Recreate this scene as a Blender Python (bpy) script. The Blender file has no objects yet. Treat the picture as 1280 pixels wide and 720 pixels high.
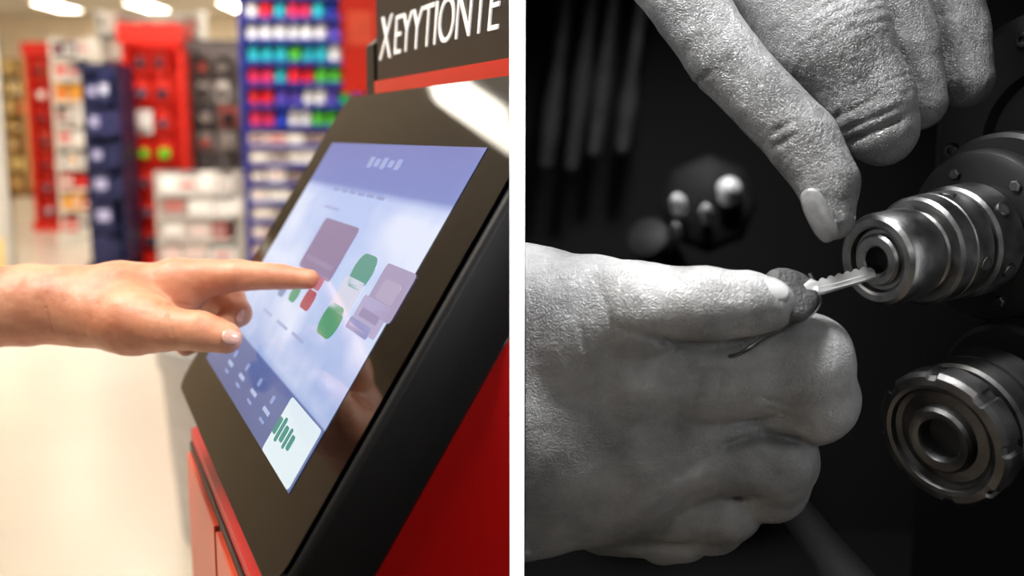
import bpy, bmesh, math, random
import numpy as np
from mathutils import Vector, Matrix

random.seed(7)
scene = bpy.context.scene
F = 1280.0
TH = math.radians(8.53)
CT, ST = math.cos(TH), math.sin(TH)
EYE = 1.45

# ------------------------------------------------------------------ camera
cam_d = bpy.data.cameras.new("camera")
cam_d.sensor_width = 36; cam_d.lens = 36
cam_d.clip_start = 0.02; cam_d.clip_end = 200
cam_d.dof.use_dof = True
cam_d.dof.focus_distance = 0.66
cam_d.dof.aperture_fstop = 4.4
cam = bpy.data.objects.new("camera", cam_d)
cam.location = (0, 0, EYE)
cam.rotation_euler = (math.radians(90) - TH, 0, 0)
scene.collection.objects.link(cam)
scene.camera = cam
scene.view_settings.view_transform = 'Standard'

def C(x, y, z):
    return Vector((x, z*CT + y*ST, EYE - z*ST + y*CT))
def at(px, py, d):
    return C((px-640)/F*d, (360-py)/F*d, d)
def dirw(x, y, z):
    return Vector((x, z*CT + y*ST, -z*ST + y*CT)).normalized()
RIGHT = dirw(1,0,0); UPC = dirw(0,1,0); FWD = dirw(0,0,1)

def lin(c):
    return tuple(((v/255)/12.92 if v/255 <= 0.04045 else (((v/255)+0.055)/1.055)**2.4) for v in c)

# ------------------------------------------------------------------ materials
def mat(name, col, rough=0.5, metal=0.0, var=0.08, scale=20, bump=0.0, bscale=None, emis=0, ecol=None,
        coat=0.0, spec=None, bdist=0.002, ior=None):
    m = bpy.data.materials.new(name); m.use_nodes = True
    nt = m.node_tree; b = nt.nodes["Principled BSDF"]
    c = lin(col)
    tc = nt.nodes.new("ShaderNodeTexCoord")
    nz = nt.nodes.new("ShaderNodeTexNoise"); nz.inputs["Scale"].default_value = scale
    nz.inputs["Detail"].default_value = 5
    nt.links.new(tc.outputs["Object"], nz.inputs["Vector"])
    rp = nt.nodes.new("ShaderNodeValToRGB")
    rp.color_ramp.elements[0].position = 0.3; rp.color_ramp.elements[1].position = 0.7
    rp.color_ramp.elements[0].color = (*[max(0, v*(1-var)) for v in c], 1)
    rp.color_ramp.elements[1].color = (*[min(1, v*(1+var)) for v in c], 1)
    nt.links.new(nz.outputs["Fac"], rp.inputs["Fac"])
    nt.links.new(rp.outputs["Color"], b.inputs["Base Color"])
    b.inputs["Roughness"].default_value = rough
    b.inputs["Metallic"].default_value = metal
    if ior: b.inputs["IOR"].default_value = ior
    if metal > 0.5:
        mr = nt.nodes.new("ShaderNodeMapRange"); mr.inputs["To Min"].default_value = rough*0.7; mr.inputs["To Max"].default_value = min(1,rough*1.5)
        nt.links.new(nz.outputs["Fac"], mr.inputs["Value"]); nt.links.new(mr.outputs["Result"], b.inputs["Roughness"])
    if spec is not None: b.inputs["Specular IOR Level"].default_value = spec
    if coat: b.inputs["Coat Weight"].default_value = coat
    if emis:
        b.inputs["Emission Color"].default_value = (*(lin(ecol) if ecol else c), 1)
        b.inputs["Emission Strength"].default_value = emis
    if bump:
        n2 = nt.nodes.new("ShaderNodeTexNoise"); n2.inputs["Scale"].default_value = bscale or scale*4
        n2.inputs["Detail"].default_value = 4
        nt.links.new(tc.outputs["Object"], n2.inputs["Vector"])
        bp = nt.nodes.new("ShaderNodeBump"); bp.inputs["Strength"].default_value = bump
        bp.inputs["Distance"].default_value = bdist
        nt.links.new(n2.outputs["Fac"], bp.inputs["Height"])
        nt.links.new(bp.outputs["Normal"], b.inputs["Normal"])
    return m

def skin_mat(name, c1, c2, c3, cell, depth, rough, sss, rad):
    m = bpy.data.materials.new(name); m.use_nodes = True
    nt = m.node_tree; b = nt.nodes["Principled BSDF"]
    tc = nt.nodes.new("ShaderNodeTexCoord")
    nz = nt.nodes.new("ShaderNodeTexNoise"); nz.inputs["Scale"].default_value = cell*0.05
    nz.inputs["Detail"].default_value = 8; nz.inputs["Roughness"].default_value = 0.6
    nt.links.new(tc.outputs["Object"], nz.inputs["Vector"])
    rp = nt.nodes.new("ShaderNodeValToRGB")
    rp.color_ramp.elements[0].position = 0.32; rp.color_ramp.elements[1].position = 0.68
    rp.color_ramp.elements[0].color = (*lin(c1), 1)
    rp.color_ramp.elements[1].color = (*lin(c3), 1)
    e = rp.color_ramp.elements.new(0.5); e.color = (*lin(c2), 1)
    nt.links.new(nz.outputs["Fac"], rp.inputs["Fac"])
    nt.links.new(rp.outputs["Color"], b.inputs["Base Color"])
    b.inputs["Roughness"].default_value = rough
    b.inputs["Subsurface Weight"].default_value = sss
    b.inputs["Subsurface Radius"].default_value = rad
    b.inputs["Subsurface Scale"].default_value = 0.5
    vo = nt.nodes.new("ShaderNodeTexVoronoi"); vo.feature = 'DISTANCE_TO_EDGE'
    vo.inputs["Scale"].default_value = cell
    n3 = nt.nodes.new("ShaderNodeTexNoise"); n3.inputs["Scale"].default_value = cell*0.25
    n3.inputs["Detail"].default_value = 4
    nt.links.new(tc.outputs["Object"], n3.inputs["Vector"])
    mx = nt.nodes.new("ShaderNodeMix"); mx.data_type = 'VECTOR'; mx.inputs["Factor"].default_value = 0.012
    nt.links.new(tc.outputs["Object"], mx.inputs["A"]); nt.links.new(n3.outputs["Color"], mx.inputs["B"])
    nt.links.new(mx.outputs["Result"], vo.inputs["Vector"])
    mr = nt.nodes.new("ShaderNodeMapRange"); mr.inputs["From Max"].default_value = 0.2
    nt.links.new(vo.outputs["Distance"], mr.inputs["Value"])
    mp = nt.nodes.new("ShaderNodeMapping"); mp.inputs["Scale"].default_value = (1.0, 0.3, 0.3)
    mp.inputs["Rotation"].default_value = (0, 0.35, 0)
    nt.links.new(tc.outputs["Object"], mp.inputs["Vector"])
    n4 = nt.nodes.new("ShaderNodeTexNoise"); n4.inputs["Scale"].default_value = cell*0.35; n4.inputs["Detail"].default_value = 2
    n4.inputs["Distortion"].default_value = 0.5
    nt.links.new(mp.outputs["Vector"], n4.inputs["Vector"])
    a1 = nt.nodes.new("ShaderNodeMath"); a1.operation = 'MULTIPLY_ADD'; a1.inputs[1].default_value = 0.35
    nt.links.new(mr.outputs["Result"], a1.inputs[0]); nt.links.new(n3.outputs["Fac"], a1.inputs[2])
    a2 = nt.nodes.new("ShaderNodeMath"); a2.operation = 'MULTIPLY_ADD'; a2.inputs[1].default_value = 1.2
    nt.links.new(n4.outputs["Fac"], a2.inputs[0]); nt.links.new(a1.outputs[0], a2.inputs[2])
    bp = nt.nodes.new("ShaderNodeBump"); bp.inputs["Strength"].default_value = 0.8
    bp.inputs["Distance"].default_value = depth
    nt.links.new(a2.outputs[0], bp.inputs["Height"])
    nt.links.new(bp.outputs["Normal"], b.inputs["Normal"])
    return m

# ------------------------------------------------------------------ mesh builder
class MB:
    def __init__(s): s.v=[]; s.f=[]; s.mi=[]; s.mats=[]
    def m(s, mt):
        if mt not in s.mats: s.mats.append(mt)
        return s.mats.index(mt)
    def add(s, vs, fs, mt, M=None):
        k=len(s.v); i=s.m(mt)
        for p in vs:
            p=Vector(p); s.v.append(M@p if M else p)
        for f in fs: s.f.append([k+j for j in f]); s.mi.append(i)
    def box(s, x0,x1,y0,y1,z0,z1, mt, M=None):
        vs=[(x,y,z) for x in (x0,x1) for y in (y0,y1) for z in (z0,z1)]
        fs=[(0,1,3,2),(4,6,7,5),(0,4,5,1),(2,3,7,6),(0,2,6,4),(1,5,7,3)]
        s.add(vs,fs,mt,M)
    def layers(s, rings, mt, M=None, cap0=True, cap1=True, closed=True):
        n=len(rings[0]); vs=[p for r in rings for p in r]; fs=[]
        for i in range(len(rings)-1):
            for j in range(n):
                fs.append((i*n+j, i*n+(j+1)%n, (i+1)*n+(j+1)%n, (i+1)*n+j))
        if cap0: fs.append(tuple(range(n))[::-1])
        if cap1: fs.append(tuple((len(rings)-1)*n+j for j in range(n)))
        s.add(vs,fs,mt,M)
    def rplate(s, a0,a1,b0,b1,r, lay, mt, M=None, seg=8):
        rings=[]
        for ins,z in lay:
            pts=[]; rr=max(r-ins,1e-5)
            for cx,cy,st in ((a1-r,b1-r,0),(a0+r,b1-r,90),(a0+r,b0+r,180),(a1-r,b0+r,270)):
                for k in range(seg+1):
                    t=math.radians(st+90*k/seg)
                    pts.append((cx+rr*math.cos(t), cy+rr*math.sin(t), z))
            rings.append(pts)
        s.layers(rings,mt,M)
    def lathe(s, prof, mt, M=None, seg=24, caps=True, mod=None):
        rings=[]
        for i,(t,r) in enumerate(prof):
            ring=[]
            for k in range(seg):
                a=2*math.pi*k/seg
                rr=r*(mod(i,a) if mod else 1)
                ring.append((rr*math.cos(a), rr*math.sin(a), t))
            rings.append(ring)
        s.layers(rings,mt,M,caps,caps)
    def tube(s, pts, r, mt, sub=8, seg=12):
        P=[Vector(p) for p in pts]; Q=[]
        ext=[P[0]*2-P[1]]+P+[P[-1]*2-P[-2]]
        for i in range(1,len(ext)-2):
            for k in range(sub):
                t=k/sub; a,b,c,d=ext[i-1:i+3]
                Q.append(0.5*((2*b)+(c-a)*t+(2*a-5*b+4*c-d)*t*t+(3*b-a-3*c+d)*t**3))
        Q.append(P[-1]); rings=[]; ref=None
        for i,q in enumerate(Q):
            tg=(Q[min(i+1,len(Q)-1)]-Q[max(i-1,0)]).normalized()
            if ref is None: ref=tg.orthogonal().normalized()
            ref=(ref-tg*ref.dot(tg)).normalized(); bn=tg.cross(ref)
            rings.append([q+(ref*math.cos(2*math.pi*k/seg)+bn*math.sin(2*math.pi*k/seg))*r for k in range(seg)])
        s.layers(rings,mt)
    def build(s, name, parent=None, sharp=35, bevel=0, clip=None):
        me=bpy.data.meshes.new(name)
        me.from_pydata([tuple(p) for p in s.v],[],s.f)
        for mt in s.mats: me.materials.append(mt)
        me.polygons.foreach_set("material_index", s.mi)
        bm=bmesh.new(); bm.from_mesh(me)
        bmesh.ops.recalc_face_normals(bm, faces=bm.faces)
        if clip:
            bmesh.ops.bisect_plane(bm, geom=bm.verts[:]+bm.edges[:]+bm.faces[:], plane_co=(clip[0],0,0),
                                   plane_no=(clip[1],0,0), clear_outer=True)
        for f in bm.faces: f.smooth=True
        for e in bm.edges:
            if len(e.link_faces)==2 and e.calc_face_angle(0)>math.radians(sharp): e.smooth=False
        bm.to_mesh(me); bm.free()
        o=bpy.data.objects.new(name,me); scene.collection.objects.link(o)
        if parent: o.parent=parent
        if bevel:
            b=o.modifiers.new("bevel",'BEVEL'); b.width=bevel; b.segments=2; b.limit_method='ANGLE'
        return o

def empty(name, loc=(0,0,0)):
    e=bpy.data.objects.new(name,None); scene.collection.objects.link(e); e.empty_display_size=0.1
    return e

def frame(o, x, y, z):
    M=Matrix.Identity(4)
    for i,v in enumerate((x,y,z)):
        for j in range(3): M[j][i]=v[j]
    for j in range(3): M[j][3]=o[j]
    return M
def axis_frame(o, z, ref=Vector((0,0,1))):
    z=z.normalized(); x=ref.cross(z).normalized(); y=z.cross(x)
    return frame(o,x,y,z)

# ------------------------------------------------------------------ implicit surface hands
def smin(a,b,k):
    h=np.clip(0.5+0.5*(b-a)/k,0,1)
    return b*(1-h)+a*h-k*h*(1-h)

def nets(f,o,h):
    s=f<0; nx,ny,nz=f.shape
    c=np.zeros((nx-1,ny-1,nz-1),np.uint8)
    for a in (0,1):
        for b in (0,1):
            for d in (0,1): c+=s[a:nx-1+a,b:ny-1+b,d:nz-1+d]
    act=(c>0)&(c<8)
    idx=np.full(act.shape,-1,np.int64)
    I,J,K=np.nonzero(act); n=len(I); idx[I,J,K]=np.arange(n)
    acc=np.zeros((n,3)); cnt=np.zeros(n)
    cs=[(a,b,d) for a in (0,1) for b in (0,1) for d in (0,1)]
    for p in cs:
        for q in cs:
            if sum(abs(p[i]-q[i]) for i in range(3))==1 and p<q:
                f0=f[I+p[0],J+p[1],K+p[2]]; f1=f[I+q[0],J+q[1],K+q[2]]
                m=(f0<0)!=(f1<0); t=np.where(m,f0/np.where(m,f0-f1,1),0)
                for ax in range(3): acc[:,ax]+=np.where(m,p[ax]+(q[ax]-p[ax])*t,0)
                cnt+=m
    pos=np.array(o)+h*(np.stack([I,J,K],1)+acc/cnt[:,None])
    F_=[]
    m=s[:-1,1:-1,1:-1]!=s[1:,1:-1,1:-1]; i,j,k=np.nonzero(m); fl=s[i,j+1,k+1]
    q=np.stack([idx[i,j,k],idx[i,j+1,k],idx[i,j+1,k+1],idx[i,j,k+1]],1); q[~fl]=q[~fl][:,::-1]; F_.append(q)
    m=s[1:-1,:-1,1:-1]!=s[1:-1,1:,1:-1]; i,j,k=np.nonzero(m); fl=s[i+1,j,k+1]
    q=np.stack([idx[i,j,k],idx[i,j,k+1],idx[i+1,j,k+1],idx[i+1,j,k]],1); q[~fl]=q[~fl][:,::-1]; F_.append(q)
    m=s[1:-1,1:-1,:-1]!=s[1:-1,1:-1,1:]; i,j,k=np.nonzero(m); fl=s[i+1,j+1,k]
    q=np.stack([idx[i,j,k],idx[i+1,j,k],idx[i+1,j+1,k],idx[i,j+1,k]],1); q[~fl]=q[~fl][:,::-1]; F_.append(q)
    return pos, np.concatenate(F_)

class Field:
    def __init__(s, lo, hi, h):
        s.lo=np.array(lo); s.h=h
        s.n=np.ceil((np.array(hi)-s.lo)/h).astype(int)+1
        s.ax=[(s.lo[i]+np.arange(s.n[i])*h).astype(np.float32) for i in range(3)]
    def new(s): return np.full(s.n,1.0,np.float32)
    def sl(s,lo,hi):
        a=np.clip(((np.array(lo)-s.lo)/s.h).astype(int),0,s.n); b=np.clip(((np.array(hi)-s.lo)/s.h).astype(int)+2,0,s.n)
        return tuple(slice(a[i],b[i]) for i in range(3))
    def grid(s,S):
        return (s.ax[0][S[0]][:,None,None], s.ax[1][S[1]][None,:,None], s.ax[2][S[2]][None,None,:])
    def cone(s,out,A,B,ra,rb,k,flat=None,fd=None):
        R=max(ra,rb)+2.5*k+3*s.h
        lo=[min(A[i],B[i])-R for i in range(3)]; hi=[max(A[i],B[i])+R for i in range(3)]
        S=s.sl(lo,hi)
        if any(q.stop<=q.start for q in S): return
        X,Y,Z=s.grid(S)
        px,py,pz=X-A[0],Y-A[1],Z-A[2]
        d=[B[i]-A[i] for i in range(3)]
        if flat:
            w=(px*fd[0]+py*fd[1]+pz*fd[2])*(1/flat-1)
            px=px+w*fd[0]; py=py+w*fd[1]; pz=pz+w*fd[2]
            wd=sum(d[i]*fd[i] for i in range(3))*(1/flat-1); d=[d[i]+wd*fd[i] for i in range(3)]
        L=sum(v*v for v in d)+1e-12
        t=np.clip((px*d[0]+py*d[1]+pz*d[2])/L,0,1)
        D=np.sqrt((px-t*d[0])**2+(py-t*d[1])**2+(pz-t*d[2])**2)-(ra+(rb-ra)*t)
        out[S]=smin(out[S],D.astype(np.float32),k)
    def groove(s,out,P,A,w,dep,R):
        S=s.sl([P[i]-1.6*R for i in range(3)],[P[i]+1.6*R for i in range(3)])
        if any(q.stop<=q.start for q in S): return
        X,Y,Z=s.grid(S); x,y,z=X-P[0],Y-P[1],Z-P[2]
        t=x*A[0]+y*A[1]+z*A[2]; r2=x*x+y*y+z*z
        t=t+0.05*R*np.sin(y*(9/R))+0.05*R*np.sin(z*(5/R)+1)+0.04*R*np.sin(x*(6/R)+2)
        out[S]+=(dep*np.exp(-(t/w)**2)*np.exp(-(r2/(R*R))**3)).astype(np.float32)
    def fold(s,out,A,B,w,dep,reach):
        """skin fold line from A to B, cut across the given reach in depth"""
        lo=[min(A[i],B[i])-reach for i in range(3)]; hi=[max(A[i],B[i])+reach for i in range(3)]
        S=s.sl(lo,hi)
        if any(q.stop<=q.start for q in S): return
        X,Y,Z=s.grid(S); p=[X-A[0],Y-A[1],Z-A[2]]; d=[B[i]-A[i] for i in range(3)]
        L=sum(v*v for v in d)+1e-12
        t=np.clip(sum(p[i]*d[i] for i in range(3))/L,0,1)
        q=[p[i]-t*d[i] for i in range(3)]
        fz=sum(q[i]*FWD[i] for i in range(3))
        r2=sum(v*v for v in q)-fz*fz
        taper=np.clip(np.minimum(t,1-t)*5,0.4,1)
        out[S]+=(dep*taper*np.exp(-r2/(w*w))*np.exp(-(fz/reach)**4)).astype(np.float32)

def make_hand(name, palm, fingers, h, kpalm, kjoin, mt, clip=None, folds=(), flatd=None, limit=None, smooth=2, gdep=0.035, disp=0.0005, dsize=0.012):
    def cv(ch): return [(at(c[0],c[1],c[2]), c[3]*c[2]/F, (c[4] if len(c)>4 else None)) for c in ch]
    P=[cv(c) for c in palm]; G=[cv(c) for c in fingers]
    allp=[(p,r) for c in P+G for p,r,_ in c]
    lo=[min(p[i]-r for p,r in allp)-0.012 for i in range(3)]
    hi=[max(p[i]+r for p,r in allp)+0.012 for i in range(3)]
    if limit:
        lo=[max(lo[i],limit[0][i]) for i in range(3)]; hi=[min(hi[i],limit[1][i]) for i in range(3)]
    fl=Field(lo,hi,h)
    base=fl.new()
    for ch in P:
        for a,b in zip(ch[:-1],ch[1:]):
            fl.cone(base,a[0],b[0],a[1],b[1],kpalm,a[2],flatd or FWD)
    tot=base.copy()
    for ch in G:
        g=fl.new()
        for a,b in zip(ch[:-1],ch[1:]): fl.cone(g,a[0],b[0],a[1],b[1],0.25*min(a[1],b[1]))
        for j in range(1,len(ch)-1):
            ax=(ch[j+1][0]-ch[j-1][0]).normalized(); r=ch[j][1]
            for off in (-0.34,-0.2,-0.03,0.13,0.33):
                fl.groove(g,ch[j][0]+ax*off*r,ax,0.045*r+0.2*h,gdep*r*(1-abs(off))*random.uniform(0.5,1.1),1.25*r)
        g=smin(base,g,kpalm)
        tot=smin(tot,g,kjoin)
    for (A,B,w,dep,reach) in folds:
        fl.fold(tot,A,B,w,dep,reach)
    v,f=nets(tot,lo,h)
    me=bpy.data.meshes.new(name); me.from_pydata(v.tolist(),[],f.tolist()); me.materials.append(mt)
    bm=bmesh.new(); bm.from_mesh(me)
    bmesh.ops.recalc_face_normals(bm,faces=bm.faces)
    if clip: bmesh.ops.bisect_plane(bm,geom=bm.verts[:]+bm.edges[:]+bm.faces[:],plane_co=(clip[0],0,0),plane_no=(clip[1],0,0),clear_outer=True)
    for f_ in bm.faces: f_.smooth=True
    bm.to_mesh(me); bm.free()
    o=bpy.data.objects.new(name,me); scene.collection.objects.link(o)
    sm=o.modifiers.new("smooth",'SMOOTH'); sm.factor=0.5; sm.iterations=smooth
    tx=bpy.data.textures.new(name+"_relief",'CLOUDS'); tx.noise_scale=dsize; tx.noise_depth=2
    dm=o.modifiers.new("relief",'DISPLACE'); dm.texture=tx; dm.strength=disp; dm.mid_level=0.5
    return o

def nail(name, center, along, normal, L, W, mt, parent, curve=0.35, th=0.0012):
    z=normal.normalized(); y=(along-z*along.dot(z)).normalized(); x=y.cross(z)
    M=frame(center,x,y,z); mb=MB(); N=16; R=10
    vs=[];fs=[]
    for side in (0,1):
        for i in range(R+1):
            for k in range(N*2):
                a=math.pi*k/N; rr=i/R
                ca,sa=math.cos(a),math.sin(a)
                p=2.8
                q=(abs(ca)**p+abs(sa)**p)**(-1/p)
                u=rr*q*ca; w=rr*q*sa
                zz=-curve*W*0.5*u*u - 0.12*L*0.5*w*w + (th*(1-rr**6) if side==0 else -th)
                vs.append((u*W/2, w*L/2, zz))
    n=N*2
    for side in (0,1):
        o=side*(R+1)*n
        for i in range(R):
            for k in range(n):
                fs.append((o+i*n+k,o+i*n+(k+1)%n,o+(i+1)*n+(k+1)%n,o+(i+1)*n+k))
    o2=(R+1)*n
    for k in range(n): fs.append((R*n+k,R*n+(k+1)%n,o2+R*n+(k+1)%n,o2+R*n+k))
    mb.add(vs,fs,mt,M)
    return mb.build(name,parent,sharp=80)

# ================================================================== ROOM
XL, XR = -0.0014, 0.0075
ROOM_Y = 32.0; CEIL = 5.0
m_floor = mat("store_floor", (226,216,201), 0.25, var=0.05, scale=0.8)
m_wall = mat("store_wall_paint", (228,212,188), 0.7, var=0.05, scale=2)
m_ceil = mat("ceiling_tile", (206,200,190), 0.8, var=0.03, scale=3)
m_divider = mat("divider_white", (250,250,250), 0.6, var=0.0)
m_divglow = mat("divider_edge_glow", (255,255,255), 0.6, var=0.0, emis=0.95, ecol=(255,255,255))  # emission stands in for light on the white end face
def boxobj(name, x0,x1,y0,y1,z0,z1, mt, parent=None, bevel=0):
    b=MB(); b.box(x0,x1,y0,y1,z0,z1,mt); return b.build(name,parent,bevel=bevel)
boxobj("floor",-17,XL,-2.5,ROOM_Y,-0.1,0,m_floor)
boxobj("ceiling",-17,XL,-2.5,ROOM_Y,CEIL,CEIL+0.1,m_ceil)
boxobj("wall_back",-17,XL,ROOM_Y,ROOM_Y+0.1,0,CEIL,m_wall)
boxobj("wall_left",-17.1,-17,-2.5,ROOM_Y,0,CEIL,m_wall)
boxobj("divider_panel",XL,XR,0.603,ROOM_Y,0,CEIL,m_divider)  # added divider between the two scenes, keeps their light apart
boxobj("glow_trim_1",XL,XR,0.600,0.603,0,CEIL,m_divglow)  # glowing end strip of the divider, no lamp behind it

# ceiling light panels
m_lamp = mat("lamp_diffuser",(255,248,236),0.5,var=0,emis=14.5,ecol=(255,246,228))
m_lampf= mat("lamp_frame",(235,235,235),0.4)
lb=MB()
for ix in range(6):
    for iy in range(8):
        x=-2.6-2.5*ix; y=1.2+4*iy
        q=-x/y
        if not (q<0.45 or q>1.15 or (ix==1 and iy==2)): continue
        lb.box(x-0.34,x+0.34,y-0.94,y+0.94,CEIL-0.06,CEIL-0.001,m_lampf)
        lb.box(x-0.30,x+0.30,y-0.90,y+0.90,CEIL-0.075,CEIL-0.061,m_lamp)
lb.build("ceiling_light_panels")

def area(name, loc, target, sx, sy, power, col=(1,1,1), spread=180):
    l=bpy.data.lights.new(name,'AREA'); l.shape='RECTANGLE'; l.size=sx; l.size_y=sy; l.energy=power; l.color=col
    l.spread=math.radians(spread)
    o=bpy.data.objects.new(name,l); scene.collection.objects.link(o); o.location=loc
    o.rotation_euler=(Vector(target)-Vector(loc)).to_track_quat('-Z','Y').to_euler()
    return o
area("store_fill_1",(-1.1,0.35,2.7),(-0.3,0.8,1.3),0.5,0.3,9,(1,0.96,0.9),110)  # unseen fill added for the front of the pointing hand
area("store_fill_2",(-1.6,1.4,4.6),(-0.5,1.0,1.3),1.2,1.2,58,(1,0.96,0.9))  # extra area light added over the kiosk
area("store_fill_3",(-3.2,7.0,4.8),(-3.4,10.5,1.3),3.0,1.0,330,(1,0.97,0.92))  # added to brighten the background shelves

w=bpy.data.worlds.new("world"); scene.world=w; w.use_nodes=True
w.node_tree.nodes["Background"].inputs["Color"].default_value=(0.9,0.9,1,1)
w.node_tree.nodes["Background"].inputs["Strength"].default_value=0.004

# ================================================================== STORE FIXTURES
PAL={}
def pm(c, r=0.4):
    if (c,r) not in PAL: PAL[(c,r)]=mat("product_%d_%d_%d"%c,c,r,var=0.1,scale=9)
    return PAL[(c,r)]
def wx(px,d): return (px-640)/F*d
def wz(py,d): return EYE+(168-py)/F*d

def bottle(mb,x,y,z,r,h,mt,cap):
    M=Matrix.Translation((x,y,z))
    mb.lathe([(0,r*0.9),(0.02*h,r),(0.66*h,r),(0.76*h,r*0.75),(0.8*h,r*0.42)],mt,M,12)
    mb.lathe([(0.8*h,r*0.5),(0.98*h,r*0.5),(h,r*0.42)],cap,M,12)

def shelf_unit(name, px0,px1,d,ztop,frame_c,back_c,rows,depth=0.5,header=None,base=0.15,edge=None,sc=1.0,runs=(1,3),pal2=None):
    mb=MB(); x0,x1=wx(px0,d),wx(px1,d); y0,y1=d,d+depth
    mf=pm(frame_c); mbk=pm(back_c)
    mb.box(x0,x1,y1-0.04,y1,0,ztop,mbk)
    mb.box(x0,x0+0.05,y0+0.1,y1,0,ztop,mf); mb.box(x1-0.05,x1,y0+0.1,y1,0,ztop,mf)
    mb.box(x0,x1,y0,y1,0,base,mf)
    top=ztop
    if header: mb.box(x0,x1,y0,y0+0.06,ztop-header,ztop,mf); top=ztop-header
    tot=sum(r[2] for r in rows); z=top
    for kind,pal,hf in rows:
        hgt=(top-base)*hf/tot; z-=hgt
        if kind!='peg':
            mb.box(x0+0.05,x1-0.05,y0,y1-0.04,z,z+0.025,mf)
            mb.box(x0+0.05,x1-0.05,y0-0.01,y0,z-0.01,z+0.035,pm(edge or frame_c))
        x=x0+0.08; run=0; c=None
        while x<x1-0.12:
            if run<=0: c=random.choice(pal); run=random.randint(*runs)
            run-=1
            if kind=='bottle':
                r=random.uniform(0.045,0.06)
                bottle(mb,x+r,y0+0.1,z+0.03,r,hgt*random.uniform(0.74,0.88),pm(c,0.3),pm(c,0.3))
                bottle(mb,x+r,y0+0.25,z+0.03,r,hgt*random.uniform(0.74,0.88),pm(c,0.3),pm(c,0.3)); x+=2*r+0.012
            elif kind=='box':
                w_=random.uniform(0.09,0.2)*sc; hh=hgt*random.uniform(0.55,0.88)
                mb.box(x,x+w_,y0+0.03,y0+0.3,z+0.03,z+0.03+hh,pm(c))
                mb.box(x+w_*0.15,x+w_*0.85,y0+0.026,y0+0.03,z+0.03+hh*0.3,z+0.03+hh*0.7,pm(random.choice(pal))); x+=w_+0.012
            else:
                w_=random.uniform(0.13,0.2)*sc; hh=hgt*0.8
                if x+w_>x1-0.03: break
                mb.box(x,x+w_,y0+0.22,y0+0.24,z+0.02,z+0.02+hh,pm(c))
                c2=random.choice(pal2 or pal)
                M=Matrix.Translation((x+w_/2,y0+0.22,z+0.02+hh*0.42))@Matrix.Rotation(math.radians(90),4,'X')
                mb.lathe([(0,w_*0.38),(0.05,w_*0.36),(0.07,w_*0.24)],pm(c2,0.25),M,14)
                mb.box(x+w_/2-0.006,x+w_/2+0.006,y0+0.2,y1-0.03,z+hh,z+hh+0.012,pm((150,150,150))); x+=w_+0.06; run=0
    return mb.build(name,bevel=0)

RED=(214,32,14)
redpal=[(222,42,24),(222,42,24),(230,60,34),(50,44,70),(240,236,230),(196,30,22),(110,104,124),(240,170,60)]
redcard=[(220,36,16),(220,36,16),(214,34,16),(232,70,44),(238,232,226)]
redblister=[(54,48,62),(90,86,104),(170,166,180),(236,232,228),(54,48,62),(110,210,50)]
darkpal=[(52,44,46),(80,72,70),(130,118,112),(36,32,34),(200,188,180),(150,60,50)]
colpal=[(20,170,80),(230,26,50),(245,245,248),(24,64,200),(80,190,56),(20,40,150),(236,50,100),(40,190,205),(90,70,180),(240,240,245)]
whpal=[(236,230,224),(200,188,180),(160,140,134),(228,200,194),(110,92,96),(238,236,231),(190,104,98)]
lavpal=[(180,176,212),(50,50,96),(206,206,230),(34,38,78),(34,38,78)]
warm=[(206,156,80),(240,210,140),(140,96,54),(244,228,184),(196,110,60)]
BLUE=(22,34,124)
shelf_unit("retail_shelf",158,234,11.0,2.6,RED,RED,[('peg',redcard,1)]*7,header=0.2,sc=1.0,pal2=redblister)
shelf_unit("retail_shelf",236,308,11.2,2.45,(80,70,68),(122,110,106),[('peg',darkpal,1)]*5+[('box',whpal,1)]*3,header=0.12)
shelf_unit("retail_shelf",303,470,9.2,3.0,BLUE,BLUE,[('bottle',colpal,1)]*8+[('box',whpal,0.9)]*8,runs=(1,2))
shelf_unit("retail_shelf",106,154,10.4,2.15,(26,30,66),(40,44,96),[('box',lavpal,1)]*6,header=0.08)
shelf_unit("retail_shelf",40,84,15.5,2.8,RED,RED,[('peg',redcard,1)]*7,header=0.2,pal2=redblister)
shelf_unit("retail_shelf",70,122,13.5,2.7,(225,220,210),(200,176,166),[('box',whpal+redpal,1)]*9)
shelf_unit("retail_shelf",-60,34,24,3.2,(150,110,60),(200,170,110),[('box',warm,1)]*7)
shelf_unit("retail_shelf",130,260,20,3.8,(225,225,225),(215,212,205),[('box',whpal,1)]*8)
shelf_unit("retail_shelf",330,440,17,4.0,(200,60,40),(215,205,190),[('box',whpal+colpal,1)]*9)
shelf_unit("retail_shelf",-160,-20,9,2.4,(215,210,200),(215,210,200),[('box',whpal+warm,1)]*5)
shelf_unit("display_shelf",190,296,10.2,wz(214,10.2),(180,172,166),(140,130,126),[('box',whpal,1)]*4,depth=0.45,sc=1.4)

# red hanging banner
mb=MB(); d=6.2
mb.box(wx(432,d),wx(478,d),d,d+0.03,wz(118,d),CEIL-0.4,pm((216,40,20)))
mb.box(wx(440,d),wx(470,d),d-0.01,d,wz(60,d),wz(20,d),pm((236,90,64)))
for q in (436,474): mb.box(wx(q,d)-0.005,wx(q,d)+0.005,d+0.01,d+0.02,CEIL-0.4,CEIL,pm((180,180,180)))
mb.build("hanging_banner")
# round white bin
mb=MB(); M=Matrix.Translation((wx(292,3.6),3.6,0))
mb.lathe([(0,0.21),(0.03,0.225),(0.34,0.25),(0.62,0.27),(0.66,0.285),(0.69,0.285),(0.69,0.265),(0.64,0.255),(0.2,0.23)],mat("white_plastic",(192,188,188),0.35),M,48)
mb.lathe([(0.68,0.284),(0.72,0.28),(0.74,0.2),(0.742,0.0005)],mat("white_lid",(180,178,178),0.35),M,48)
mb.build("waste_bin")

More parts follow.
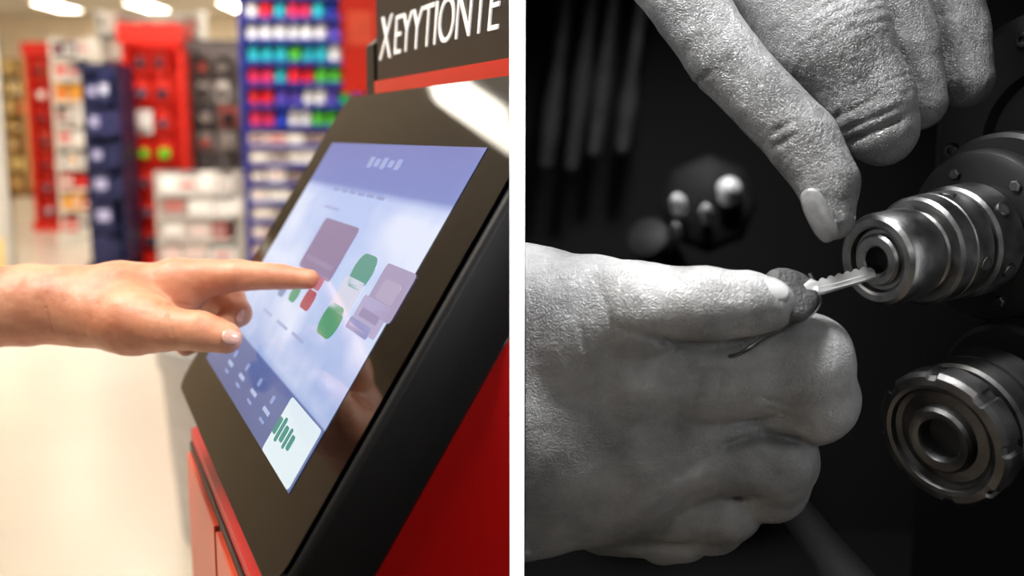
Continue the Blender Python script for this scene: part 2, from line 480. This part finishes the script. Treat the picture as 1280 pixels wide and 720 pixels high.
# ================================================================== KIOSK
kiosk=empty("self_service_kiosk")
e1=dirw(0.3921,-0.1365,-0.9097)
e2=dirw(0.489,0.868,0.081); e2=(e2-e1*e1.dot(e2)).normalized(); nn=e1.cross(e2)
O=at(418,180,0.984)
K=frame(O,e1,e2,nn)
m_glass=mat("black_glass",(1,1,2),0.04,var=0,ior=1.22)
m_case=mat("black_casing",(16,14,14),0.45,var=0.1,scale=60,bump=0.05,spec=0.3)
m_red=mat("red_powdercoat",(176,8,6),0.4,var=0.06,scale=6,bump=0.03,bscale=300,spec=0.3)
m_redlit=mat("red_panel_lit",(196,66,36),0.35,var=0.08,scale=6)  # orange cast of the light on red panels, put into the colour
CL=(XL-0.0003,1)
mb=MB()
A0,A1,B0,B1=-0.055,0.462,-0.282,0.058
mb.rplate(A0,A1,B0,B1,0.026,[(0.004,-0.046),(0,-0.043),(0,-0.006),(0.001,-0.003),(0.003,-0.0008),(0.005,-0.0005)],m_case,K,10)
mb.build("screen_casing",kiosk,clip=CL,sharp=50)
mb=MB()
mb.rplate(A0+0.004,A1-0.004,B0+0.004,B1-0.004,0.022,[(0,-0.0006),(0,0.0012),(0.0008,0.002)],m_glass,K,10)
mb.build("glass_panel",kiosk,clip=CL,sharp=30)

# display
def disp_mat():
    m=bpy.data.materials.new("lit_display"); m.use_nodes=True; nt=m.node_tree; b=nt.nodes["Principled BSDF"]
    tc=nt.nodes.new("ShaderNodeTexCoord"); sx=nt.nodes.new("ShaderNodeSeparateXYZ")
    nt.links.new(tc.outputs["UV"],sx.inputs[0])
    def ramp(pts):
        r=nt.nodes.new("ShaderNodeValToRGB"); cr=r.color_ramp
        cr.elements[0].position=pts[0][0]; cr.elements[0].color=(*lin(pts[0][1]),1)
        cr.elements[1].position=1; cr.elements[1].color=(*lin(pts[-1][1]),1)
        for p,c in pts[1:-1]:
            e=cr.elements.new(p); e.color=(*lin(c),1)
        nt.links.new(sx.outputs["Y"],r.inputs["Fac"]); return r
    r1=ramp([(0.0,(66,90,148)),(0.175,(78,102,160)),(0.18,(150,174,220)),(0.5,(180,200,238)),(0.80,(172,190,236)),(0.83,(104,124,194)),(1.0,(96,110,184))])
    r3=ramp([(0.0,(0,0,0)),(0.175,(0,0,0)),(0.2,(255,255,255)),(0.76,(255,255,255)),(0.83,(50,50,50)),(1.0,(50,50,50))])
    nz=nt.nodes.new("ShaderNodeTexNoise"); nz.inputs["Scale"].default_value=2.2; nz.inputs["Detail"].default_value=3
    nt.links.new(tc.outputs["UV"],nz.inputs["Vector"])
    r2=nt.nodes.new("ShaderNodeValToRGB"); r2.color_ramp.elements[0].position=0.42; r2.color_ramp.elements[1].position=0.62
    r2.color_ramp.elements[0].color=(0,0,0,1); r2.color_ramp.elements[1].color=(0.8,0.8,0.8,1)
    nt.links.new(nz.outputs["Fac"],r2.inputs["Fac"])
    mu=nt.nodes.new("ShaderNodeMath"); mu.operation='MULTIPLY'
    nt.links.new(r2.outputs["Color"],mu.inputs[0]); nt.links.new(r3.outputs["Color"],mu.inputs[1])
    mx=nt.nodes.new("ShaderNodeMix"); mx.data_type='RGBA'
    nt.links.new(mu.outputs[0],mx.inputs["Factor"]); nt.links.new(r1.outputs["Color"],mx.inputs["A"])
    mx.inputs["B"].default_value=(*lin((226,232,250)),1)
    b.inputs["Base Color"].default_value=(0.02,0.02,0.02,1)
    nt.links.new(mx.outputs["Result"],b.inputs["Emission Color"]); b.inputs["Emission Strength"].default_value=1.0
    b.inputs["Roughness"].default_value=0.08; b.inputs["Specular IOR Level"].default_value=0.3
    return m
m_disp=disp_mat()
me=bpy.data.meshes.new("display")
vs=[K@Vector(p) for p in ((0,-0.236,0.0024),(0.402,-0.236,0.0024),(0.402,0,0.0024),(0,0,0.0024))]
me.from_pydata([tuple(v) for v in vs],[],[(0,1,2,3)]); me.materials.append(m_disp)
uv=me.uv_layers.new()
for i,c in enumerate(((0,0),(1,0),(1,1),(0,1))): uv.data[i].uv=c
o=bpy.data.objects.new("display",me); scene.collection.objects.link(o); o.parent=kiosk

UI={}
def ui(c,s=0.85):
    if (c,s) not in UI: UI[(c,s)]=mat("display_%d_%d_%d"%c,(8,8,8),0.1,var=0,emis=s,ecol=c,spec=0.3)
    return UI[(c,s)]
cc=Vector((0,0,EYE))
def kl(px,py):
    r=at(px,py,1)-cc; t=(O-cc).dot(nn)/r.dot(nn); p=cc+r*t-O
    return p.dot(e1),p.dot(e2)
icons=MB()
def rab(a,b,w_,h_,c,r=0.3,z=0.0028,s=0.9):
    icons.rplate(a-w_/2,a+w_/2,b-h_/2,b+h_/2,r*min(w_,h_),[(0,z-0.0003),(0,z)],ui(c,s),K,6)
def rr(px,py,w_,h_,c,r=0.3,z=0.0028,s=0.9):
    a,b=kl(px,py); rab(a,b,w_,h_,c,r,z,s)
rr(413,312,0.110,0.046,(150,132,170),0.12)
rr(457,342,0.046,0.026,(96,162,150),0.5)
rr(490,368,0.062,0.034,(172,160,196),0.12)
rr(466,398,0.060,0.022,(184,176,212),0.12)
rr(437,372,0.05,0.026,(218,220,240),0.15)
rr(417,403,0.046,0.024,(66,160,120),0.5)
rr(389,377,0.030,0.016,(180,84,104),0.35)
rr(372,369,0.026,0.014,(90,164,136),0.5)
rr(357,364,0.022,0.012,(134,154,196),0.4)
rr(400,356,0.030,0.010,(190,120,140),0.3)
rr(452,412,0.05,0.008,(144,150,200),0.3)
a,b=kl(413,312); rab(a,b-0.013,0.09,0.004,(162,144,180),0.3,0.0030)
a,b=kl(490,368); rab(a,b,0.036,0.014,(186,172,204),0.3,0.0030)
a,b=kl(466,398); rab(a,b,0.04,0.006,(160,148,188),0.3,0.0030)
for (px_,py_,w_) in ((418,262,0.05),(338,392,0.035),(356,408,0.04),(376,424,0.04)):
    a,b=kl(px_,py_); rab(a,b,w_,0.0024,(168,180,222),0.3,0.0027)
rr(367,553,0.088,0.040,(224,240,248),0.08,s=0.95)
a,b=kl(360,545)
for i,(da,w_,h_) in enumerate(((-0.022,0.009,0.012),(-0.011,0.007,0.017),(0.0,0.009,0.011),(0.011,0.006,0.014),(0.021,0.008,0.01))):
    icons.rplate(a+da-w_/2,a+da+w_/2,b-h_/2,b+h_/2,0.002,[(0,0.0029),(0,0.0031)],ui((50,150,140)),K,4)
a,b=kl(487,207)
for i,h_ in enumerate((0.010,0.007,0.010,0.006,0.009)): rab(a-0.045+i*0.019,b,0.012,h_,(164,176,224),0.2,0.003)
a,b=kl(455,245)
for i in range(6): rab(a-0.08+i*0.027,b,0.019,0.0032,(150,162,212),0.3,0.003)
for i,(px_,py_) in enumerate(((292,456),(306,473),(321,493),(337,516))):
    a,b=kl(px_,py_)
    rab(a,b,0.022,0.003,(180,194,230),0.3,0.003); rab(a+0.002,b-0.007,0.016,0.002,(150,166,214),0.3,0.003); rab(a,b+0.009,0.008,0.006,(150,166,214),0.4,0.003)
icons.build("display_icons",kiosk)

# body in upright frame
h1=Vector((e1.x,e1.y,0)).normalized(); UP=Vector((0,0,1)); hn=h1.cross(UP)
BO=K@Vector((0,B0+0.002,-0.040))
H=frame(Vector((BO.x,BO.y,0)),h1,UP,hn); zB=BO.z
top=zB+0.30
prof=[(0.028,0),(0.028,zB-0.012),(-0.012,zB+0.004),(-0.195,top),(-0.195,top+0.34),(-0.55,top+0.34),(-0.55,0)]
def prism(mb,prof,a0,a1,mt,M):
    n=len(prof); vs=[(a0,z,x) for x,z in prof]+[(a1,z,x) for x,z in prof]
    fs=[tuple(range(n)),tuple(range(n,2*n))[::-1]]+[(i,(i+1)%n,n+(i+1)%n,n+i) for i in range(n)]
    mb.add(vs,fs,mt,M)
mb=MB(); prism(mb,prof,-0.015,0.452,m_red,H)
mb.build("cabinet_body",kiosk,clip=CL,sharp=20)
mb=MB()
zz=zB-0.03
for i,hh in enumerate((0.13,0.22,0.3,0.42)):
    mb.box(0.0,0.20,zz-hh+0.008,zz,0.028,0.034,m_redlit,H); mb.box(0.212,0.44,zz-hh+0.008,zz,0.028,0.034,m_redlit,H)
    zz-=hh
mb.box(-0.01,0.448,zz+0.0,zB-0.022,0.0275,0.030,m_case,H)
mb.box(-0.02,0.455,0,0.06,-0.5,0.04,m_case,H)
mb.build("front_panels",kiosk,clip=CL,bevel=0.001)

# header sign
S0=at(472,101,0.985)
SM=frame(S0,h1,UP,hn)
m_sign=mat("sign_black",(34,27,25),0.4,var=0.08,scale=30,spec=0.3)
m_signred=mat("sign_red_trim",(196,26,16),0.3,var=0.05)
m_white=mat("sign_letter_white",(250,248,245),0.4,var=0,emis=0.3,ecol=(255,250,245))
mb=MB()
mb.box(0,0.6,0.0,0.24,-0.16,0.0,m_sign,SM)
mb.build("sign_box",kiosk,clip=CL)
mb=MB(); mb.box(-0.001,0.6,-0.014,-0.0005,-0.16,0.003,m_signred,SM); mb.build("sign_trim",kiosk,clip=CL)
mb=MB(); prism(mb,[(-0.005,-0.015),(-0.005,-0.03),(-0.10,-0.05),(-0.16,-0.05),(-0.16,-0.015)],-0.0,0.46,m_sign,SM)
mb.box(-0.012,-0.001,-0.06,0.24,-0.16,-0.02,m_case,SM)
prism(mb,[(0.0,-0.012),(0.0,0.035),(-0.03,0.06),(-0.15,0.06),(-0.15,-0.012)],-0.04,-0.012,m_case,SM)
mb.build("sign_bracket",kiosk,clip=CL)
def text_mesh(body,size,M,off):
    tc_=bpy.data.curves.new("sign_text",'FONT'); tc_.body=body; tc_.size=size; tc_.shear=0.25; tc_.extrude=0.0006; tc_.space_character=0.95; tc_.offset=off
    to=bpy.data.objects.new("sign_text_src",tc_); scene.collection.objects.link(to)
    dg=bpy.context.evaluated_depsgraph_get(); dg.update()
    tm=bpy.data.meshes.new_from_object(to.evaluated_get(dg)); bpy.data.objects.remove(to)
    wd=max(v.co.x for v in tm.vertices)
    tm.transform(M)
    return tm,wd
tmx,wd=text_mesh("X",0.058,SM@Matrix.Translation((0.010,0.018,0.001)),-0.0006)
tm,_=text_mesh("EYYTIONTE",0.050,SM@Matrix.Translation((0.010+wd-0.002,0.020,0.001)),-0.0006)
bm=bmesh.new(); bm.from_mesh(tm); bm.from_mesh(tmx)
bmesh.ops.bisect_plane(bm,geom=bm.verts[:]+bm.edges[:]+bm.faces[:],plane_co=(CL[0],0,0),plane_no=(1,0,0),clear_outer=True)
bm.to_mesh(tm); bm.free(); tm.materials.clear(); tm.materials.append(m_white)
to=bpy.data.objects.new("sign_lettering",tm); scene.collection.objects.link(to); to.parent=kiosk

# ================================================================== POINTING HAND
skinL=skin_mat("skin_warm",(190,118,86),(210,142,108),(222,160,126),500,0.0002,0.42,0.12,(0.010,0.004,0.002))
nailL=mat("nail_pink",(212,150,128),0.3,var=0.04,coat=0.15)
palm=[[(-330,402,0.80,64),(-60,388,0.80,53),(40,381,0.80,46),(85,380,0.80,43),(150,378,0.80,47,0.8),(222,362,0.80,34,0.9)],
      [(85,384,0.80,42),(160,392,0.82,46),(212,386,0.84,38)],
      [(110,392,0.79,38),(165,402,0.775,38),(190,406,0.768,33)]]
fing=[[(222,352,0.80,29),(296,344,0.792,20),(350,346,0.785,16),(388,349,0.778,12)],
      [(215,362,0.83,29),(286,374,0.825,20),(297,391,0.815,17.5),(280,404,0.81,14.5)],
      [(208,376,0.86,27),(266,392,0.86,19),(278,412,0.855,17),(262,424,0.85,14)],
      [(195,390,0.885,24),(240,408,0.885,17),(246,424,0.88,15),(232,432,0.875,13)],
      [(175,400,0.77,34),(208,409,0.76,29),(250,414,0.754,25),(282,422,0.752,20)]]
def fr(w_,dp,re,*a): return [(at(*a[i]),at(*a[i+1]),w_,dp,re) for i in range(len(a)-1)]
foldsL=(fr(0.0012,0.0009,0.03,(70,352,0.80),(66,385,0.78),(74,418,0.78))+fr(0.0014,0.0012,0.03,(150,374,0.77),(205,380,0.76),(246,388,0.76))
       +fr(0.0011,0.0008,0.03,(232,330,0.80),(240,352,0.78))+fr(0.0010,0.0007,0.03,(215,395,0.75),(222,425,0.75))+fr(0.0010,0.0007,0.03,(120,350,0.78),(130,380,0.77)))
hl=make_hand("pointing_hand",palm,fing,0.0010,0.010,0.0016,skinL,folds=foldsL,limit=((-0.62,-1,-1),(5,5,5)),disp=0.0012,dsize=0.014)
nail("thumb_nail",at(289,420,0.7398),dirw(1,-0.15,0.1),dirw(0.3,0.4,-0.85),0.013,0.011,mat("nail_sheen",(206,156,142),0.25,coat=0.3),hl,th=0.0005)
nail("index_nail",at(386,338.5,0.776),dirw(1,-0.1,0),dirw(0.05,0.95,-0.3),0.011,0.009,nailL,hl,th=0.0003)
nail("middle_nail",at(303,396,0.806),dirw(-0.3,-0.9,-0.1),dirw(0.85,-0.3,-0.35),0.011,0.010,nailL,hl,th=0.0006)

# ================================================================== MACHINE ROOM (monochrome)
m_dark=mat("dark_room_paint",(8,8,8),0.8,var=0.2)
RX=1.7
boxobj("wall_right",RX,RX+0.05,0.2,3.6,0,2.6,m_dark)
boxobj("wall_rear",XR,RX,3.6,3.65,0,2.6,m_dark)
boxobj("floor_workshop",XR,RX,0.2,3.6,-0.1,0,m_dark)
boxobj("ceiling_workshop",XR,RX,0.2,3.6,2.6,2.65,m_dark)

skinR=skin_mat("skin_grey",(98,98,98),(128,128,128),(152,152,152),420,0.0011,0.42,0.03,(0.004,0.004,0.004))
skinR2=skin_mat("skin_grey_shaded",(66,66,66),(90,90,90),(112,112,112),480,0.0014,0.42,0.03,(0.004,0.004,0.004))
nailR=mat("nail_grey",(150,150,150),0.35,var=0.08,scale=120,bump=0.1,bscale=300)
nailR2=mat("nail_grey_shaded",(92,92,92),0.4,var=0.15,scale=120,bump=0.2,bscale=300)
CR=(XR+0.0004,-1)
LIM=((XR-0.004,-1,-1),(5,5,5))
# hand gripping the key
palm=[[(470,520,0.665,200,0.6),(640,502,0.664,194,0.6),(760,500,0.658,168,0.6),(835,520,0.655,114,0.6)],
      [(640,430,0.645,120,0.7),(740,412,0.625,90,0.8),(790,396,0.612,60)],
      [(760,560,0.66,120,0.6),(840,580,0.665,90,0.7)]]
fing=[[(740,402,0.622,70),(800,385,0.603,56),(876,382,0.592,48),(930,380,0.590,42),(958,381,0.590,35)],
      [(800,465,0.636,78),(1004,452,0.622,60),(1018,500,0.634,54),(955,530,0.65,44)],
      [(800,545,0.65,76),(968,574,0.646,52),(962,604,0.664,48),(900,612,0.68,42)],
      [(780,600,0.675,68),(905,630,0.674,48),(890,648,0.69,43),(850,640,0.70,40)],
      [(760,640,0.70,54),(850,658,0.70,42),(830,668,0.71,38)]]
foldsR=(fr(0.0034,0.0055,0.05,(770,408,0.60),(850,430,0.59),(905,436,0.585),(948,430,0.585))
      + fr(0.0034,0.0055,0.05,(1022,560,0.60),(960,552,0.60),(905,568,0.60),(850,598,0.61))
      + fr(0.0030,0.0040,0.05,(960,632,0.62),(900,634,0.62),(850,648,0.63))
      + fr(0.0020,0.0015,0.05,(700,352,0.59),(725,400,0.58),(735,450,0.58))
      + fr(0.0018,0.0013,0.05,(742,345,0.59),(762,392,0.58),(772,430,0.58))
      + fr(0.0018,0.0014,0.05,(880,462,0.59),(872,510,0.59))
      + fr(0.0018,0.0012,0.05,(905,462,0.59),(900,505,0.59))
      + fr(0.0016,0.0014,0.05,(958,500,0.58),(1000,514,0.58),(1055,505,0.59))
      + fr(0.0016,0.0012,0.05,(965,515,0.58),(1005,528,0.58),(1050,520,0.59)))
hr=make_hand("gripping_hand",palm,fing,0.0012,0.011,0.0016,skinR,clip=CR,folds=foldsR,limit=LIM,gdep=0.028,disp=0.0022,dsize=0.03,smooth=2)
nail("thumb_nail",at(958,355,0.5778),dirw(1,-0.34,0.05),dirw(0.12,0.66,-0.72),0.028,0.017,nailR,hr,th=0.0008)

# hand reaching from above
palm=[[(880,-330,0.72,150,0.7),(900,-190,0.70,140,0.7),(960,-110,0.68,110,0.7)],
      [(960,-330,0.74,150,0.7),(1060,-190,0.735,120,0.7),(1120,-130,0.73,80,0.8)]]
fing=[[(770,-130,0.64,58),(905,72,0.625,44),(1004,178,0.612,44),(1036,230,0.606,38),(1041,272,0.602,28)],
      [(950,-110,0.67,92),(1035,50,0.655,76),(1086,128,0.648,56),(1102,162,0.645,46)],
      [(1060,-120,0.71,64),(1128,60,0.70,44),(1148,128,0.695,35)],
      [(1150,-120,0.74,56),(1192,40,0.73,42),(1206,98,0.725,36)]]
foldsU=(fr(0.0022,0.0028,0.05,(1062,176,0.62),(1098,162,0.62),(1132,146,0.62))
      + fr(0.0016,0.0018,0.05,(1056,162,0.62),(1090,148,0.62),(1126,132,0.62))
      + fr(0.0016,0.0014,0.05,(1050,140,0.60),(1084,128,0.60),(1118,112,0.60))
      + fr(0.0018,0.0014,0.05,(980,178,0.58),(1005,162,0.58),(1040,160,0.59))
      + fr(0.0016,0.0012,0.05,(975,160,0.58),(1000,146,0.58),(1028,146,0.59))
      + fr(0.0016,0.0012,0.05,(875,98,0.59),(900,76,0.59),(935,64,0.6)))
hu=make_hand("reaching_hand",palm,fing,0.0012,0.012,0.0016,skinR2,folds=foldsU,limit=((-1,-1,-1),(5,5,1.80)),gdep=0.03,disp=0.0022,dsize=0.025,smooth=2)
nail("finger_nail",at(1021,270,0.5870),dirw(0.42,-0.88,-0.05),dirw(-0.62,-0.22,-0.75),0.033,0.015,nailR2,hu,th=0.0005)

# ------------------------------------------------ key cutting machine
mach=empty("key_cutting_machine")
m_steel=mat("brushed_steel",(100,100,100),0.34,metal=1,var=0.35,scale=60,bump=0.1,bscale=260)
m_steel2=mat("dark_steel",(76,76,76),0.38,metal=1,var=0.45,scale=40,bump=0.15,bscale=200)
m_black=mat("black_iron",(18,18,18),0.42,metal=0.4,var=0.3,scale=20,bump=0.1)
m_bright=mat("bright_bolt_steel",(250,250,250),0.4,metal=0.3,var=0.1)
m_hole=mat("bore_black",(4,4,4),0.7,var=0)
s=0.615/F
ax1=dirw(0.86,0.17,0.48)
S1=axis_frame(at(1094,326,0.612),ax1,UPC)
def sc(p): return [(t*s,r*s) for t,r in p]
mb=MB()
mb.lathe(sc([(40,16),(2,17),(0,20),(0,30),(3,33),(8,33),(8,38),(2,41),(0,44),(0,52),(4,57),(10,59),(56,59),(60,57),(61,52),(72,50),(74,53),(75,66),(79,70),(100,71),(101,69.5),(103,69.5),(104,71),(132,71),(136,69),(137,65),(140,65),(141,71),(145,75),(188,75),(193,71),(195,60),(215,60)]),m_steel,S1,96)
mb.build("spindle_collet",mach,sharp=28)
mb=MB(); mb.lathe(sc([(22,0.1),(22,19)]),m_hole,S1,32,caps=False)
for t,ang,rd in ((118,200,71),(165,212,75),(118,110,71),(165,150,75),(118,290,71)):
    a=math.radians(ang)
    rdir=(S1.to_3x3()@Vector((math.cos(a),math.sin(a),0)))
    p=S1@Vector((math.cos(a)*rd*s,math.sin(a)*rd*s,t*s))
    Mx=axis_frame(p,rdir,UPC)
    mb.lathe(sc([(-8,10),(1.6,10),(2.4,9),(2.4,7.5)]),m_steel2,Mx,24)
    mb.lathe(sc([(2.5,7.6),(2.5,0.1)]),m_hole,Mx,24,caps=False)
mb.build("set_screws",mach,sharp=28)
mb=MB()
mb.lathe(sc([(196,60),(200,100),(204,112),(212,116),(226,116),(232,112),(234,104),(250,100),(252,128),(258,134),(276,134),(284,128),(286,110),(420,108)]),m_black,S1,96)
for i in range(6):
    a=math.radians(i*60+15); p=S1@Vector((math.cos(a)*90*s,math.sin(a)*90*s,200*s))
    Mx=axis_frame(p,-ax1,UPC); mb.lathe(sc([(-8,8),(5,8),(7,6)]),m_steel2,Mx,6)
mb.build("spindle_flange",mach,sharp=28)
# large guard ring behind the flange
mb=MB()
G=axis_frame(at(1330,190,0.74),ax1,UPC)
mb.lathe(sc([(0,120),(-14,130),(-18,150),(-18,205),(-10,216),(10,220),(40,220),(44,200),(60,196),(60,120)]),m_black,G,128)
for i in range(10):
    a=math.radians(i*36+8); p=G@Vector((math.cos(a)*178*s,math.sin(a)*178*s,-18*s))
    Mx=axis_frame(p,-ax1,UPC); mb.lathe(sc([(-8,13),(6,13),(9,10),(9,6),(3,6)]),m_steel2,Mx,24)
mb.build("guard_ring",mach,sharp=28)
# second spindle
ax2=dirw(0.80,0.30,0.52)
S2=axis_frame(at(1172,552,0.612),ax2,UPC)
mb=MB()
def notch(i,a):
    if 11<=i<=16: return 1.0 if (math.degrees(a)%45)>7 else 0.95
    return 1.0
mb.lathe(sc([(40,26),(6,27),(2,29),(0,33),(0,40),(4,44),(12,46),(14,60),(10,66),(4,69),(2,74),(4,84),(10,89),(34,89),(40,85),(42,72),(43,64),(54,63),(56,78),(60,82),(84,82),(88,79),(89,72),(92,72),(94,80),(130,80),(134,74),(136,64),(160,62)]),m_steel2,S2,160,mod=notch)
mb.build("clamp_nut",mach,sharp=28)
mb=MB(); mb.lathe(sc([(24,0.1),(24,28)]),m_hole,S2,32,caps=False)
mb.lathe(sc([(158,60),(162,92),(168,98),(196,98),(202,92),(204,84),(420,84)]),m_black,S2,96)
mb.build("clamp_shaft",mach,sharp=28)
# machine casting behind, standing on the floor
mb=MB()
mb.rplate(wx(1300,0.86),wx(1620,0.86),0.0,1.75,0.05,[(0.02,-1.1),(0,-1.08),(0,-0.82),(0.02,-0.80)],m_black,Matrix.Rotation(math.radians(90),4,'X'),8)
mb.build("machine_casting",mach)
# distant mechanism: bolts and bracket, lever
mb=MB()
d=2.7
sb=d/F
m_mid=mat("housing_grey",(14,14,14),0.7,metal=0.0,var=0.4,scale=30,bump=0.2,spec=0.2)
Mb=axis_frame(at(885,255,d),dirw(0.2,0.1,1),UPC)
mb.lathe([(0,50*sb),(0.02,62*sb),(0.1,62*sb),(0.11,40*sb),(0.3,38*sb)],m_mid,Mb,8)
mb.lathe([(-0.03,18*sb),(-0.02,26*sb),(0.02,28*sb),(0.22,24*sb)],mat("grip_grey",(34,34,34),0.6,var=0.4,scale=30,spec=0.2),axis_frame(at(812,300,d),dirw(0.5,-0.5,1),UPC),32)
for (px_,py_,r_) in ((911,233,12),(847,250,8),(882,262,6),(845,284,4)):
    Mx=axis_frame(at(px_,py_,d-0.08),dirw(0.25,-0.35,1),UPC)
    mb.lathe([(0.06,r_*sb*1.2),(0.01,r_*sb*1.2),(0,r_*sb),(-0.012,r_*sb*0.8),(-0.022,r_*sb*0.4),(-0.025,0.0002)],m_bright,Mx,24)
mb.build("bolt_cluster",mach,sharp=50)
mb=MB()
p0=at(960,590,0.95); p1=at(1070,740,0.80)
Mx=axis_frame(p0,(p1-p0),UPC); L=(p1-p0).length
mb.lathe([(0,0.010),(0.02,0.013),(L*0.7,0.016),(L,0.02),(L+0.1,0.02)],mat("lever_grey",(72,72,72),0.5,metal=0.5),Mx,32)
mb.build("lever_arm",mach)
m_rib=mat("grey_hose",(40,40,40),0.7,var=0.5,scale=14)
mb=MB(); d=3.2
for i,px_ in enumerate((690,724,752,784)):
    p=at(px_,(150,130,120,140)[i],d); hh=(0.16,0.22,0.20,0.14)[i]
    M=Matrix.Translation(p)@Matrix.Rotation(0.12,4,'Y')
    mb.lathe([(-hh,0.004),(-hh+0.02,0.024),(hh*0.2,0.034),(hh,0.022),(hh+0.6,0.02)],m_rib,M,20)
mb.build("hanging_hoses",mach)

# ------------------------------------------------ key
key=empty("key")
m_key=mat("nickel_key",(235,235,235),0.3,metal=0.75,var=0.15,scale=60)
m_ring=mat("ring_steel",(110,110,110),0.3,metal=1,var=0.15,scale=60)
m_bow=mat("key_head_rubber",(52,52,52),0.6,var=0.5,scale=160,bump=0.8,bscale=500)
kt=at(1092,340,0.612); kb=at(1008,363,0.596)
ka=(kt-kb).normalized(); kn=(dirw(0,0.45,-0.9)); kn=(kn-ka*ka.dot(kn)).normalized(); kx=kn.cross(ka)
KM=frame(kb,ka,kx,kn)
L=(kt-kb).length
mb=MB()
N=26
top_=[(0,0.0048)]
for i in range(N):
    t=L*0.15+L*0.8*i/N; top_.append((t,0.0048-(0.0018 if i%4 in (1,2) else 0.0004)))
top_+= [(L*0.97,0.0026),(L,0.0)]
out=top_+[(L*0.97,-0.0038),(0,-0.0048)]
mb.layers([[(x,y,-0.0016) for x,y in out],[(x,y,0.0016) for x,y in out]],m_key,KM)
mb.box(0.002,L*0.95,-0.0012,-0.0002,0.0015,0.0021,m_key,KM)
mb.box(0.002,L*0.95,-0.0038,-0.0026,0.0015,0.0021,m_key,KM)
mb.lathe([(-0.004,0.0062),(0.0,0.0068),(0.004,0.0062),(0.005,0.0048)],m_key,KM@Matrix.Rotation(math.radians(90),4,'Y'),24)
mb.build("key_blade",key,sharp=25)
mb=MB()
outl=[]
for k in range(40):
    a=2*math.pi*k/40; r=0.0172*(1+0.06*math.cos(3*a))
    outl.append((-0.0115+r*math.cos(a)*0.9,r*math.sin(a)))
def ins(o,f,z): 
    cx=-0.0115; return [((x-cx)*f+cx,y*f,z) for x,y in o]
mb.layers([ins(outl,0.85,-0.0055),ins(outl,0.96,-0.004),ins(outl,1,-0.002),ins(outl,1,0.002),ins(outl,0.96,0.004),ins(outl,0.85,0.0055),ins(outl,0.7,0.006)],m_bow,KM)
mb.build("key_head",key,sharp=60)
mb=MB()
mb.tube([at(1012,342,0.604),at(1022,362,0.600),at(1024,380,0.592),at(1010,396,0.588),at(985,407,0.589),at(955,422,0.588),at(926,441,0.590),at(905,447,0.602)],0.0011,m_ring)
mb.build("wire_bail",key)

# ------------------------------------------------ unseen area lights for the hands and machine
area("offscreen_light_1",at(720,-520,0.50)+Vector((0.02,0,0)),at(800,420,0.62),0.08,0.08,4.2)
area("offscreen_light_2",at(1180,-420,0.60),at(1150,330,0.64),0.10,0.04,1.2)  # added for highlights on the metal
area("offscreen_light_3",at(1560,500,0.50),at(1180,520,0.64),0.03,0.30,0.22)
area("offscreen_light_4",at(860,-350,1.9),at(890,240,2.7),0.2,0.2,5.0,spread=80)  # added to light the distant bolts
area("offscreen_light_5",at(820,300,0.16)+Vector((0.03,0,0.04)),at(820,420,0.62),0.08,0.08,0.45)
